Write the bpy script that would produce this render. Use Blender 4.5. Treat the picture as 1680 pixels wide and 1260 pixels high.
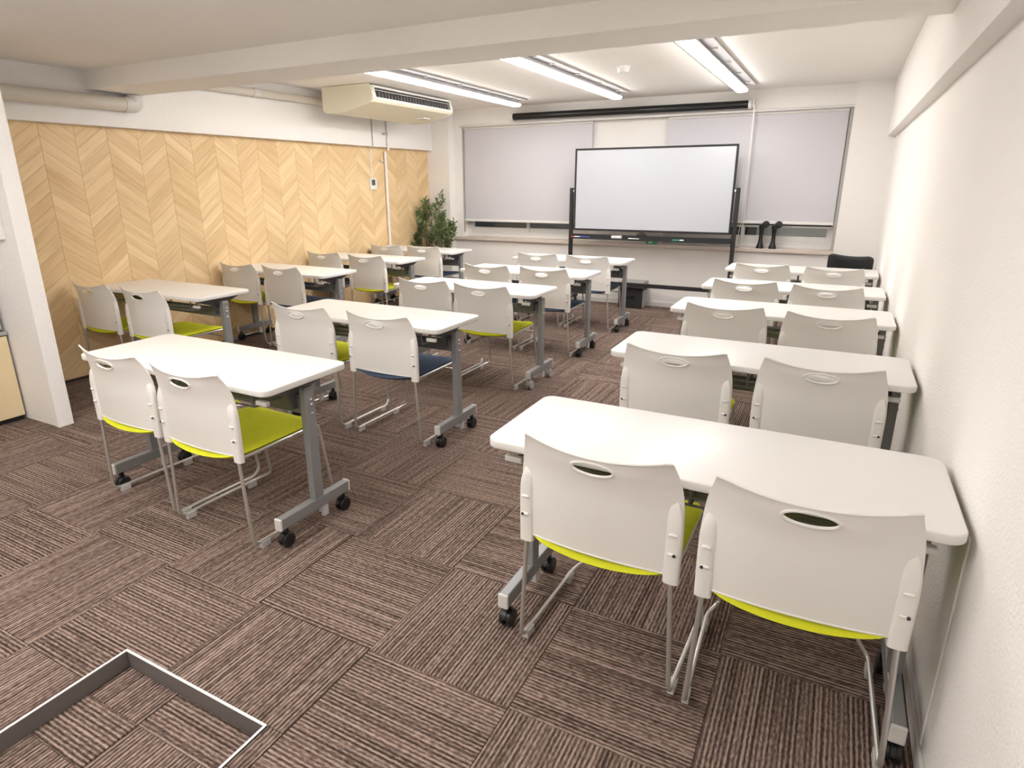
import bpy, bmesh, math, random
from mathutils import Vector, Matrix
random.seed(7)
for o in list(bpy.data.objects): bpy.data.objects.remove(o, do_unlink=True)
SC = bpy.context.scene
COL = SC.collection

# ------------------------------------------------------------------ camera
CAM_POS = Vector((1.6511, -1.25104, 1.4274)); YAW, PITCH, ROLL = 0.48858, 0.29562, -0.00478
FPX, PPX, PPY = 1016.775, -15.69, -19.12
def cam_axes():
    cy, sy, cp, sp = math.cos(YAW), math.sin(YAW), math.cos(PITCH), math.sin(PITCH)
    f = Vector((-sy*cp, cy*cp, -sp)); r = Vector((cy, sy, 0)); u = r.cross(f)
    r2 = math.cos(ROLL)*r + math.sin(ROLL)*u; u2 = -math.sin(ROLL)*r + math.cos(ROLL)*u
    return r2, u2, f
r_, u_, f_ = cam_axes()
cd = bpy.data.cameras.new('camera'); cam = bpy.data.objects.new('camera', cd); COL.objects.link(cam)
M = Matrix(((r_.x, u_.x, -f_.x), (r_.y, u_.y, -f_.y), (r_.z, u_.z, -f_.z))).to_4x4()
M.translation = CAM_POS
cam.matrix_world = M
cd.sensor_width = 36; cd.lens = FPX/1680*36; cd.shift_x = -PPX/1680; cd.shift_y = PPY/1680
cd.clip_start = 0.02
SC.camera = cam

# ------------------------------------------------------------------ world, exposure
w = bpy.data.worlds.new('night'); SC.world = w; w.use_nodes = True
w.node_tree.nodes['Background'].inputs[0].default_value = (0.035, 0.04, 0.055, 1)
w.node_tree.nodes['Background'].inputs[1].default_value = 0.6
SC.view_settings.view_transform = 'Standard'; SC.view_settings.look = 'None'
SC.view_settings.gamma = 1; SC.view_settings.use_curve_mapping = False
SC.view_settings.exposure = 1.5
LAMP_FAR, NEAR_L, NEAR_M, NEAR_R = 11.2, 7.0, 14.0, 7.0      # emission of the tubes of the far bay and of the near bay
LAMP_COL = (1.0, 0.975, 0.945)

# ------------------------------------------------------------------ materials
def nodes(name):
    m = bpy.data.materials.new(name); m.use_nodes = True
    nt = m.node_tree; return m, nt, nt.nodes['Principled BSDF']
def mat(name, col, rough=0.5, metal=0.0, spec=0.5, var=0.04, vscale=9.0, bump=0.0, bscale=300.0, bdist=0.0006):
    m, nt, b = nodes(name)
    b.inputs['Roughness'].default_value = rough; b.inputs['Metallic'].default_value = metal
    b.inputs['Specular IOR Level'].default_value = spec
    tc = nt.nodes.new('ShaderNodeTexCoord')
    n = nt.nodes.new('ShaderNodeTexNoise'); n.inputs['Scale'].default_value = vscale; n.inputs['Detail'].default_value = 3
    nt.links.new(tc.outputs['Object'], n.inputs['Vector'])
    mx = nt.nodes.new('ShaderNodeMix'); mx.data_type = 'RGBA'
    mx.inputs['A'].default_value = tuple(c*(1-var) for c in col)+(1,)
    mx.inputs['B'].default_value = tuple(min(1, c*(1+var)) for c in col)+(1,)
    nt.links.new(n.outputs['Fac'], mx.inputs['Factor']); nt.links.new(mx.outputs['Result'], b.inputs['Base Color'])
    if bump:
        n2 = nt.nodes.new('ShaderNodeTexNoise'); n2.inputs['Scale'].default_value = bscale; n2.inputs['Detail'].default_value = 2
        nt.links.new(tc.outputs['Object'], n2.inputs['Vector'])
        bp = nt.nodes.new('ShaderNodeBump'); bp.inputs['Strength'].default_value = bump; bp.inputs['Distance'].default_value = bdist
        nt.links.new(n2.outputs['Fac'], bp.inputs['Height']); nt.links.new(bp.outputs['Normal'], b.inputs['Normal'])
    return m
def mat_emit(name, col, s):
    m, nt, b = nodes(name)
    b.inputs['Base Color'].default_value = (.9, .9, .9, 1)
    b.inputs['Emission Color'].default_value = col+(1,); b.inputs['Emission Strength'].default_value = s
    return m
def mat_carpet():
    m, nt, b = nodes('carpet_loop')
    N, L = nt.nodes.new, nt.links.new
    tc = N('ShaderNodeTexCoord'); oi = N('ShaderNodeObjectInfo')
    add = N('ShaderNodeVectorMath'); add.operation = 'ADD'
    sc = N('ShaderNodeVectorMath'); sc.operation = 'SCALE'; sc.inputs[0].default_value = (7.3, 11.9, 3.1)
    L(oi.outputs['Random'], sc.inputs['Scale']); L(tc.outputs['Object'], add.inputs[0]); L(sc.outputs[0], add.inputs[1])
    def stretched(sx, sy, detail, scale=1.0):
        mp = N('ShaderNodeMapping'); mp.inputs['Scale'].default_value = (sx, sy, 1)
        L(add.outputs[0], mp.inputs['Vector'])
        n = N('ShaderNodeTexNoise'); n.inputs['Scale'].default_value = scale; n.inputs['Detail'].default_value = detail
        L(mp.outputs[0], n.inputs['Vector']); return n
    lines = stretched(1.4, 105, 1)          # irregular stripes running along the tile
    yarn = stretched(55, 160, 1)           # broken loops
    tone = stretched(2, 12, 2)
    wv = N('ShaderNodeTexWave'); wv.wave_type = 'BANDS'; wv.bands_direction = 'Y'
    wv.inputs['Scale'].default_value = 25.0
    wv.inputs['Distortion'].default_value = 0.6; wv.inputs['Detail'].default_value = 1; wv.inputs['Detail Scale'].default_value = 2
    L(add.outputs[0], wv.inputs['Vector'])
    def math_(op, a, bb, c=None):
        n = N('ShaderNodeMath'); n.operation = op
        for i, x in enumerate((a, bb, c)):
            if x is None: continue
            if isinstance(x, (int, float)): n.inputs[i].default_value = x
            else: L(x, n.inputs[i])
        return n.outputs[0]
    h = math_('MULTIPLY_ADD', lines.outputs['Fac'], 0.95, math_('MULTIPLY_ADD', wv.outputs['Fac'], 0.42, math_('MULTIPLY_ADD', yarn.outputs['Fac'], 0.80, -0.54)))
    h = math_('ADD', h, math_('MULTIPLY', math_('SUBTRACT', tone.outputs['Fac'], 0.5), 0.12))
    cr = N('ShaderNodeValToRGB'); e = cr.color_ramp.elements
    e[0].position = 0.18; e[0].color = (0.045, 0.031, 0.025, 1)
    e[1].position = 0.88; e[1].color = (0.37, 0.275, 0.232, 1)
    k = cr.color_ramp.elements.new(0.52); k.color = (0.142, 0.098, 0.080, 1)
    L(h, cr.inputs['Fac']); L(cr.outputs['Color'], b.inputs['Base Color'])
    b.inputs['Roughness'].default_value = 0.95; b.inputs['Specular IOR Level'].default_value = 0.1
    bp = N('ShaderNodeBump'); bp.inputs['Strength'].default_value = 0.5; bp.inputs['Distance'].default_value = 0.003
    L(h, bp.inputs['Height']); L(bp.outputs['Normal'], b.inputs['Normal'])
    return m
def mat_oak(island=False):
    m, nt, b = nodes('pale_oak')
    N, L = nt.nodes.new, nt.links.new
    tc = N('ShaderNodeTexCoord')
    if island:
        g = N('ShaderNodeNewGeometry'); rnd = g.outputs['Random Per Island']
    else:
        oi = N('ShaderNodeObjectInfo'); rnd = oi.outputs['Random']
    sc = N('ShaderNodeVectorMath'); sc.operation = 'SCALE'; sc.inputs[0].default_value = (5.1, 17.3, 9.7); L(rnd, sc.inputs['Scale'])
    uv = N('ShaderNodeUVMap')
    add = N('ShaderNodeVectorMath'); add.operation = 'ADD'; L(uv.outputs[0], add.inputs[0]); L(sc.outputs[0], add.inputs[1])
    mp = N('ShaderNodeMapping'); mp.inputs['Scale'].default_value = (2.4, 26, 1); L(add.outputs[0], mp.inputs['Vector'])
    n = N('ShaderNodeTexNoise'); n.inputs['Scale'].default_value = 1; n.inputs['Detail'].default_value = 5; n.inputs['Distortion'].default_value = 0.8
    L(mp.outputs[0], n.inputs['Vector'])
    ma = N('ShaderNodeMath'); ma.operation = 'MULTIPLY_ADD'; L(rnd, ma.inputs[0]); ma.inputs[1].default_value = 0.45; 
    mb = N('ShaderNodeMath'); mb.operation = 'MULTIPLY_ADD'; L(n.outputs['Fac'], mb.inputs[0]); mb.inputs[1].default_value = 1.25; mb.inputs[2].default_value = -0.36
    L(mb.outputs[0], ma.inputs[2])
    cr = N('ShaderNodeValToRGB'); e = cr.color_ramp.elements
    e[0].position = 0.0; e[0].color = (0.66, 0.445, 0.225, 1); e[1].position = 1.0; e[1].color = (0.92, 0.705, 0.425, 1)
    L(ma.outputs[0], cr.inputs['Fac']); L(cr.outputs['Color'], b.inputs['Base Color'])
    b.inputs['Roughness'].default_value = 0.5; b.inputs['Specular IOR Level'].default_value = 0.3
    return m
MT = {
 'wall': mat('wallpaper_white', (0.90, 0.87, 0.84), 0.9, spec=0.15, var=0.015, vscale=3, bump=1.0, bscale=120, bdist=0.0035),
 'ceil': mat('ceiling_paint', (0.93, 0.90, 0.86), 0.92, spec=0.1, var=0.012, vscale=2, bump=0.25, bscale=260, bdist=0.001),
 'carpet': mat_carpet(), 'oak': mat_oak(), 'oak_stuff': mat_oak(True),
 'dark_trim': mat('brown_vinyl', (0.045, 0.03, 0.024), 0.6),
 'alu': mat('brushed_aluminium', (0.80, 0.80, 0.79), 0.32, 0.75),
 'alu_side': mat('painted_step_edge', (0.17, 0.152, 0.14), 0.6),
 'top': mat('white_laminate', (0.80, 0.78, 0.75), 0.34, var=0.01, vscale=4),
 'plastic': mat('ivory_plastic', (0.85, 0.825, 0.785), 0.42, var=0.012, vscale=5, bump=0.12, bscale=700, bdist=0.0004),
 'rim': mat('ivory_plastic_gloss', (0.80, 0.78, 0.735), 0.25, var=0.01),
 'lime': mat('lime_fabric', (0.61, 0.625, 0.028), 0.9, spec=0.15, var=0.10, vscale=60, bump=0.5, bscale=900, bdist=0.0008),
 'navy': mat('navy_fabric', (0.060, 0.082, 0.135), 0.9, spec=0.15, var=0.12, vscale=60, bump=0.5, bscale=900, bdist=0.0008),
 'tube': mat('satin_steel_tube', (0.62, 0.60, 0.57), 0.36, 0.7),
 'glide': mat('grey_clear_plastic', (0.60, 0.58, 0.58), 0.4),
 'leg': mat('silver_painted_steel', (0.31, 0.315, 0.32), 0.42, 0.35),
 'dark_leg': mat('dark_grey_steel', (0.13, 0.135, 0.14), 0.5, 0.25),
 'beam_grey': mat('grey_steel_beam', (0.22, 0.225, 0.225), 0.5, 0.25),
 'cap': mat('pale_plastic_cap', (0.70, 0.68, 0.65), 0.5),
 'black': mat('black_plastic', (0.012, 0.012, 0.013), 0.28),
 'greycast': mat('grey_rubber', (0.40, 0.39, 0.39), 0.55),
 'matblack': mat('matt_black', (0.016, 0.016, 0.018), 0.6),
 'screw': mat('screw_steel', (0.10, 0.10, 0.11), 0.35, 0.8),
 'bolt': mat('zinc_bolt', (0.72, 0.72, 0.74), 0.25, 0.85),
 'board': mat('whiteboard_enamel', (0.53, 0.545, 0.585), 0.16, var=0.005),
 'blind': mat('blind_fabric', (0.645, 0.63, 0.665), 0.9, spec=0.1, var=0.012, vscale=2, bump=0.25, bscale=900, bdist=0.0004),
 'white': mat('white_plastic', (0.84, 0.82, 0.79), 0.4, var=0.01),
 'frame': mat('white_window_frame', (0.74, 0.72, 0.70), 0.45, var=0.01),
 'sill': mat('beige_sill', (0.66, 0.57, 0.51), 0.55, var=0.015),
 'cream': mat('cream_casing', (0.80, 0.755, 0.61), 0.45, var=0.01),
 'creamdoor': mat('cream_door', (0.83, 0.68, 0.42), 0.45, var=0.01),
 'vent': mat('dark_vent', (0.02, 0.019, 0.02), 0.5),
 'vane': mat('grey_vane', (0.20, 0.19, 0.185), 0.45),
 'pipe': mat('cream_pvc', (0.66, 0.61, 0.53), 0.35, var=0.01),
 'grey': mat('mid_grey_panel', (0.40, 0.39, 0.38), 0.55),
 'lcd': mat('grey_display', (0.10, 0.11, 0.11), 0.25),
 'leaf': mat('olive_leaf', (0.18, 0.235, 0.10), 0.45, var=0.5, vscale=35),
 'bark': mat('brown_bark', (0.14, 0.085, 0.05), 0.8, var=0.3, vscale=40, bump=0.6, bscale=120, bdist=0.002),
 'soil': mat('dark_soil', (0.03, 0.02, 0.015), 0.95, var=0.4, vscale=80),
 'pot': mat('white_pot', (0.72, 0.70, 0.68), 0.5),
 'red': mat('red_ink_plastic', (0.75, 0.035, 0.04), 0.35), 'blue': mat('blue_ink_plastic', (0.05, 0.08, 0.45), 0.35),
 'green': mat('green_plastic', (0.02, 0.33, 0.17), 0.4), 'mint': mat('pale_green_print', (0.45, 0.75, 0.52), 0.5),
 'concrete': mat('outside_concrete', (0.34, 0.34, 0.32), 0.9, var=0.15, vscale=1.5),
 'leather': mat('black_leatherette', (0.014, 0.015, 0.017), 0.42, var=0.2, vscale=20, bump=0.3, bscale=300, bdist=0.001),
 'lampshell': mat('white_lamp_housing', (0.50, 0.485, 0.495), 0.85, spec=0.1, var=0.01),
 'lamprim': mat('grey_lamp_rim', (0.42, 0.40, 0.38), 0.5),
 'glow_far': mat_emit('lit_diffuser_far', LAMP_COL, LAMP_FAR), 'glow_near_left': mat_emit('lit_diffuser_near_left', LAMP_COL, NEAR_L), 'glow_near_middle': mat_emit('lit_diffuser_near_middle', LAMP_COL, NEAR_M), 'glow_near_right': mat_emit('lit_diffuser_near_right', LAMP_COL, NEAR_R),
}
def glass():
    m, nt, b = nodes('window_glass')
    b.inputs['Base Color'].default_value = (0.9, 0.95, 0.95, 1); b.inputs['Roughness'].default_value = 0.02
    b.inputs['Transmission Weight'].default_value = 1.0; b.inputs['IOR'].default_value = 1.45
    return m
MT['glass'] = glass()

# ------------------------------------------------------------------ mesh helpers
class MB:
    def __init__(s): s.bm = bmesh.new()
    def box(s, x0, x1, y0, y1, z0, z1, bev=0.0, seg=1):
        if x0 > x1: x0, x1 = x1, x0
        if y0 > y1: y0, y1 = y1, y0
        if z0 > z1: z0, z1 = z1, z0
        r = bmesh.ops.create_cube(s.bm, size=1.0); vs = r['verts']
        for v in vs: v.co = Vector(((x0+x1)/2+v.co.x*(x1-x0), (y0+y1)/2+v.co.y*(y1-y0), (z0+z1)/2+v.co.z*(z1-z0)))
        if bev:
            es = list({e for v in vs for e in v.link_edges})
            bmesh.ops.bevel(s.bm, geom=es, offset=bev, segments=seg, affect='EDGES', profile=0.5)
        return s
    def prism(s, poly, axis, a, b, bev=0.0, seg=2):
        """poly: list of 2-D points in the two remaining axes (in x,y,z order), swept from a to b"""
        def P(q, t):
            return Vector((t, q[0], q[1])) if axis == 0 else Vector((q[0], t, q[1])) if axis == 1 else Vector((q[0], q[1], t))
        va = [s.bm.verts.new(P(q, a)) for q in poly]; vb = [s.bm.verts.new(P(q, b)) for q in poly]
        n = len(poly); fs = [s.bm.faces.new(va), s.bm.faces.new(vb)]
        for i in range(n): fs.append(s.bm.faces.new((va[i], va[(i+1) % n], vb[(i+1) % n], vb[i])))
        bmesh.ops.recalc_face_normals(s.bm, faces=fs)
        if bev:
            es = list({e for f in fs[:2] for e in f.edges})
            bmesh.ops.bevel(s.bm, geom=es, offset=bev, segments=seg, affect='EDGES', profile=0.5)
        return s
    def tube(s, pts, r, n=8, cap=True, closed=False):
        pts = [Vector(p) for p in pts]; m = len(pts)
        rs = r if isinstance(r, (list, tuple)) else [r]*m
        rings = []; prev = None
        for i, p in enumerate(pts):
            if closed: d = (pts[(i+1) % m]-pts[i-1])
            else: d = (pts[min(i+1, m-1)]-pts[max(i-1, 0)])
            d.normalize()
            if prev is None:
                a = Vector((0, 0, 1)) if abs(d.z) < 0.9 else Vector((1, 0, 0))
                nrm = (a - d*a.dot(d)).normalized()
            else:
                nrm = (prev - d*prev.dot(d)).normalized()
            prev = nrm; bn = d.cross(nrm)
            rings.append([s.bm.verts.new(p+(nrm*math.cos(2*math.pi*k/n)+bn*math.sin(2*math.pi*k/n))*rs[i]) for k in range(n)])
        for i in range(m if closed else m-1):
            A, B = rings[i], rings[(i+1) % m]
            for k in range(n): s.bm.faces.new((A[k], A[(k+1) % n], B[(k+1) % n], B[k]))
        if cap and not closed:
            s.bm.faces.new(list(reversed(rings[0]))); s.bm.faces.new(rings[-1])
        return s
    def lathe(s, prof, c=(0, 0, 0), n=20, axis=2):
        rings = []
        for (r, h) in prof:
            ring = []
            for k in range(n):
                a = 2*math.pi*k/n; p = (r*math.cos(a), r*math.sin(a), h)
                if axis == 0: p = (p[2], p[0], p[1])
                if axis == 1: p = (p[1], p[2], p[0])
                ring.append(s.bm.verts.new(Vector(p)+Vector(c)))
            rings.append(ring)
        for A, B in zip(rings, rings[1:]):
            for k in range(n): s.bm.faces.new((A[k], A[(k+1) % n], B[(k+1) % n], B[k]))
        s.bm.faces.new(list(reversed(rings[0]))); s.bm.faces.new(rings[-1])
        return s
    def build(s, name, m, parent=None, smooth=False, loc=None):
        bmesh.ops.recalc_face_normals(s.bm, faces=s.bm.faces[:])
        me = bpy.data.meshes.new(name); s.bm.to_mesh(me); s.bm.free()
        me.materials.append(MT[m] if isinstance(m, str) else m)
        if smooth:
            for p in me.polygons: p.use_smooth = True
            me.set_sharp_from_angle(angle=math.radians(38))
        o = bpy.data.objects.new(name, me); COL.objects.link(o)
        if loc: o.location = loc
        if parent: o.parent = parent
        return o
def rbox(x0, x1, y0, y1, z0, z1, bev=0.003, seg=2): return MB().box(x0, x1, y0, y1, z0, z1, bev, seg)
def empty(name, loc=(0, 0, 0), rz=0.0):
    o = bpy.data.objects.new(name, None); COL.objects.link(o); o.location = loc; o.rotation_euler = (0, 0, rz)
    o.empty_display_size = 0.1; return o
def tag(o, label=None, cat=None, group=None, kind=None):
    if label: o['label'] = label
    if cat: o['category'] = cat
    if group: o['group'] = group
    if kind: o['kind'] = kind
    return o
def struct(o): o['kind'] = 'structure'; return o
def dup(o, parent=None):
    kids = [c for c in ALLKIDS(o)]
    c = o.copy(); COL.objects.link(c)
    if parent: c.parent = parent
    for k in kids: dup(k, c)
    return c
def ALLKIDS(o): return list(o.children)
def fillet(pts, r, seg=5):
    pts = [Vector(p) for p in pts]; out = [pts[0]]
    for i in range(1, len(pts)-1):
        rr = r[i-1] if isinstance(r, (list, tuple)) else r
        a, b, c = pts[i-1], pts[i], pts[i+1]
        d1 = (a-b); d2 = (c-b); k = min(rr, d1.length*0.48, d2.length*0.48)
        p1 = b+d1.normalized()*k; p2 = b+d2.normalized()*k
        for t in range(seg+1):
            t /= seg; out.append(p1*(1-t)**2+b*2*t*(1-t)+p2*t*t)
    out.append(pts[-1]); return out
def lerp_tab(tab, x):
    """smooth (Catmull-Rom) curve through the table's points"""
    if x <= tab[0][0]: return tab[0][1]
    n = len(tab)
    for i in range(n-1):
        (a, fa), (b, fb) = tab[i], tab[i+1]
        if x <= b:
            h = b-a; t = (x-a)/h
            sl = lambda k: (tab[k+1][1]-tab[k-1][1])/(tab[k+1][0]-tab[k-1][0]) if 0 < k < n-1 else (fb-fa)/h
            ma, mb = sl(i)*h, sl(i+1)*h
            return (2*t**3-3*t*t+1)*fa+(t**3-2*t*t+t)*ma+(3*t*t-2*t**3)*fb+(t**3-t*t)*mb
    return tab[-1][1]
def rounded_rect(x0, x1, y0, y1, r, n=6):
    P = []
    for cx, cy, a0 in ((x1-r, y1-r, 0), (x0+r, y1-r, 90), (x0+r, y0+r, 180), (x1-r, y0+r, 270)):
        for k in range(n+1):
            a = math.radians(a0+90*k/n); P.append((cx+r*math.cos(a), cy+r*math.sin(a)))
    return P

# ================================================================== SETTING
XL, XR, YB, YF = -3.34, 2.01, 6.15, -2.6      # left (wood) wall, right wall, window wall, wall behind the camera
ZC, ZN = 2.345, 2.21                          # ceiling of the far bay and of the near bay
RX0, RX1, RY0, RY1 = -0.183, 0.433, -1.7, -0.371   # sunken entrance in the floor
# floor : sub-floor with the entrance recess left open, carpet tiles as children
fb = MB()
for (x0, x1, y0, y1) in ((XL-.1, RX0-.008, YF-.1, YB+.1), (RX1+.008, XR+.1, YF-.1, YB+.1), (RX0-.008, RX1+.008, RY1+.008, YB+.1), (RX0-.008, RX1+.008, YF-.1, RY0-.012)):
    fb.box(x0, x1, y0, y1, -0.075, -0.007)
fb.box(RX0-.008, RX1+.008, RY0-.012, RY1+.008, -0.075, -0.062)
floor = struct(fb.build('floor', 'dark_trim'))
def tile_mesh(w, h):
    return MB().box(-w/2, w/2, -h/2, h/2, -0.007, 0.0, 0.0012, 1)
full_tile = None
def put_tile(x0, x1, y0, y1, along_x, z=0.0):
    global full_tile
    W, H = x1-x0, y1-y0
    if W < 0.02 or H < 0.02: return
    if abs(W-.5) < 1e-6 and abs(H-.5) < 1e-6:
        if full_tile is None:
            full_tile = tile_mesh(.4985, .4985).build('carpet_tile', 'carpet', floor); o = full_tile
        else:
            o = full_tile.copy(); COL.objects.link(o)
        o.rotation_euler = (0, 0, (0 if along_x else math.pi/2)+(math.pi if random.random() < .5 else 0))
    else:
        w_, h_ = (W, H) if along_x else (H, W)
        o = tile_mesh(w_-.0015, h_-.0015).build('carpet_tile', 'carpet', floor)
        o.rotation_euler = (0, 0, 0 if along_x else math.pi/2)
    o.location = ((x0+x1)/2, (y0+y1)/2, z)
def minus_recess(x0, x1, y0, y1):
    a0, a1, b0, b1 = RX0-.008, RX1+.008, RY0-.012, RY1+.008
    if x1 <= a0 or x0 >= a1 or y1 <= b0 or y0 >= b1: return [(x0, x1, y0, y1)]
    out = []
    if y1 > b1: out.append((x0, x1, b1, y1)); y1 = b1
    if y0 < b0: out.append((x0, x1, y0, b0)); y0 = b0
    if x0 < a0: out.append((x0, a0, y0, y1))
    if x1 > a1: out.append((a1, x1, y0, y1))
    return out
for i in range(-7, 5):
    for j in range(-5, 13):
        x0, x1, y0, y1 = max(i*.5, XL), min(i*.5+.5, XR), max(j*.5, YF), min(j*.5+.5, YB)
        if x1-x0 < .02 or y1-y0 < .02: continue
        for rc in minus_recess(x0, x1, y0, y1): put_tile(*rc, (i+j) % 2 == 0)
# entrance recess: own tiles on the lower level
xs = [RX0, 0.06, RX1]; ys = [RY0, -1.16, -0.66, -0.50, RY1]
for a in range(2):
    for c in range(4): put_tile(xs[a]+.001, xs[a+1]-.001, ys[c], ys[c+1], (a+c) % 2 == 0, -0.055)
rec = MB()
for (x0, x1, y0, y1) in ((RX0-.003, RX0, RY0, RY1), (RX1, RX1+.003, RY0, RY1), (RX0-.003, RX1+.003, RY1, RY1+.003), (RX0-.003, RX1+.003, RY0-.003, RY0)):
    rec.box(x0, x1, y0, y1, -0.062, 0.001)
rec.build('step_side', 'alu_side', floor)
for nm, (x0, x1, y0, y1) in dict(a=(RX0-.0075, RX0+.0005, RY0, RY1+.0075), b=(RX1-.0005, RX1+.0075, RY0, RY1+.0075), c=(RX0+.0005, RX1-.0005, RY1-.0005, RY1+.0075)).items():
    MB().box(x0, x1, y0, y1, 0.0012, 0.0045, 0.001, 1).build('metal_edging', 'white', floor)

# ceiling: near bay, far bay
cb = MB(); cb.box(XL-.1, XR+.1, YF-.1, 1.95, ZN, ZN+.25); cb.box(XL-.1, XR+.1, 1.90, YB+.3, ZC, ZC+.12)
struct(cb.build('ceiling', 'ceil'))
# cross beam between the bays (very slightly out of square)
bm_ = MB(); a = [(XL, 1.625), (XR, 1.765), (XR, 2.13), (XL, 2.01)]
bm_.prism(a, 2, 2.083, ZC+.05, bev=0.004, seg=2); struct(bm_.build('trim_1', 'ceil'))
# boxed beam above the wood wall, and along the right wall, and the corner piers of the window wall
struct(MB().box(XL-.08, -3.262, YF, 6.03, 1.848, ZC+.05, 0.003, 2).build('trim_2', 'wall'))
struct(MB().box(1.945, XR+.08, YF, 6.01, 1.843, ZC+.05, 0.003, 2).build('trim_3', 'wall'))
struct(MB().box(1.63, XR+.08, 6.01, YB+.25, -.06, ZC+.05, 0.003, 2).build('trim_4', 'wall'))
struct(MB().box(XL-.08, -3.0, 6.03, YB+.25, -.06, ZC+.05, 0.003, 2).build('trim_5', 'wall'))
# right wall and thin upright cover strip on it
struct(MB().box(XR, XR+.1, YF, YB, -.06, ZC+.05).build('wall_right', 'wall'))
struct(MB().box(XR-.006, XR, .325, .343, 0.06, .655, 0.002, 1).build('trim_6', 'white'))
struct(MB().box(XR-.010, XR, YF, 6.01, 0, .06, 0.002, 1).build('baseboard_right', 'frame'))
# wall behind the camera
struct(MB().box(XL-.1, XR+.1, YF-.1, YF, -.06, ZC+.05).build('wall_front', 'wall'))
# window wall: parapet, header, left cheek, set-back pier and reveal
REC = 6.235
wb = MB()
wb.box(-3.0, 1.63, YB, 6.40, -.06, .70)
wb.box(-3.0, 1.63, YB, 6.40, 2.145, ZC+.05)
wb.box(-3.0, -2.872, YB, 6.40, .70, 2.145)
wb.box(-1.10, -.185, REC, 6.40, .70, 2.145)
struct(wb.build('wall_back', 'wall'))
struct(MB().box(-3.0, 1.63, YB-.008, YB, 0, .055, 0.002, 1).build('baseboard_back', 'frame'))
sill = MB(); sill.box(-2.998, 1.628, 6.105, 6.30, .70, .738, 0.004, 2); struct(sill.build('trim_7', 'sill'))
head = MB(); head.box(-2.9, 1.63, 6.128, 6.15, 2.128, 2.150, 0.002, 1); struct(head.build('trim_8', 'frame'))
# left wall behind the planks
struct(MB().box(XL-.1, XL-.004, YF, YB, -.06, ZC+.05).build('wall_left', 'wall'))
WL = bpy.data.objects['wall_left']
struct(MB().box(XL-.004, XL+.004, 0.69, 6.03, 0, .024, 0.001, 1).build('baseboard_left', 'dark_trim'))
MB().box(XL-.004, XL-.0032, .69, 6.03, .02, 1.848).build('backing', mat('oak_backing', (.42, .27, .13), .8), WL)
# chevron planks
CW, PER, PITCHZ, SLOPE = .2362, .4725, .0945, .765
PK0 = 1.302
def clip(poly, z0, z1, y0, y1):
    def cut(P, f):
        out = []
        for i in range(len(P)):
            a, b = P[i], P[(i+1) % len(P)]; fa, fb_ = f(a), f(b)
            if fa >= 0: out.append(a)
            if (fa >= 0) != (fb_ >= 0):
                t = fa/(fa-fb_); out.append((a[0]+(b[0]-a[0])*t, a[1]+(b[1]-a[1])*t))
        return out
    for f in (lambda q: q[1]-z0, lambda q: z1-q[1], lambda q: q[0]-y0, lambda q: y1-q[0]):
        poly = cut(poly, f)
        if len(poly) < 3: return []
    return poly
def plank_bm(poly, origin, sl, bm=None, x=0.0):
    own = bm is None
    bm = bm or bmesh.new()
    uvl = bm.loops.layers.uv.verify()
    cy = sum(p[0] for p in poly)/len(poly); cz = sum(p[1] for p in poly)/len(poly)
    def ins(k, dx):
        return [bm.verts.new((x+dx, cy+(p[0]-cy)*k-origin[0], cz+(p[1]-cz)*k-origin[1])) for p in poly]
    A = ins(.995, -.002); B = ins(.995, .0018); C = ins(.97, .0034)
    n = len(poly); fs = [bm.faces.new(C)]
    for i in range(n):
        j = (i+1) % n
        fs.append(bm.faces.new((A[i], A[j], B[j], B[i]))); fs.append(bm.faces.new((B[i], B[j], C[j], C[i])))
    bmesh.ops.recalc_face_normals(bm, faces=fs)
    if fs[0].normal.x < 0:
        for f in fs: f.normal_flip()
    ln = math.hypot(1, sl)
    for f in fs:
        for l in f.loops:
            yy = l.vert.co.y+origin[0]-cy; zz = l.vert.co.z+origin[1]-cz
            l[uvl].uv = ((yy+zz*sl)/ln, (zz-yy*sl)/ln)
    return bm
planks = []
c0 = int(math.floor((0.69-PK0)/CW))
for c in range(c0, 21):
    ya, yb = PK0+c*CW, PK0+(c+1)*CW
    up = (c % 2 != 0)               # column rising towards its far side
    for k in range(-4, 24):
        zt = -.05+k*PITCHZ+.02
        lo, hi = zt, zt-SLOPE*CW
        za, zb = (hi, lo) if up else (lo, hi)
        poly = [(ya, za-PITCHZ), (yb, zb-PITCHZ), (yb, zb), (ya, za)]
        q = clip(poly, .024, 1.848, .69, 6.03)
        if q and len(q) >= 3:
            ar = abs(sum(q[i][0]*q[(i+1) % len(q)][1]-q[(i+1) % len(q)][0]*q[i][1] for i in range(len(q))))/2
            if ar > .0004: planks.append((ya, za, up, q, len(q) == 4 and abs(ar-CW*PITCHZ) < 1e-5))
def vis_key(p):
    cy = sum(a[0] for a in p[3])/len(p[3]); cz = sum(a[1] for a in p[3])/len(p[3])
    d = math.hypot(cy+1.25, 5.0)
    hid = 3.0 if (cz < .72 and cy > 1.35) else 0.0   # behind tables and chairs
    hid += 4.0 if cy < 1.05 else 0.0
    return d+hid
planks.sort(key=vis_key)
shared = {}
for idx, (ya, za, up, q, fullp) in enumerate(planks[:298]):
    sl = SLOPE if up else -SLOPE
    if fullp and up in shared:
        o = bpy.data.objects.new('plank', shared[up]); COL.objects.link(o)
    else:
        bm = plank_bm(q, (ya, za), sl); me = bpy.data.meshes.new('plank'); bm.to_mesh(me); bm.free()
        me.materials.append(MT['oak']); o = bpy.data.objects.new('plank', me); COL.objects.link(o)
        if fullp: shared[up] = me
    o.location = (XL-.001, ya, za); o.parent = WL
bm = bmesh.new()
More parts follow.
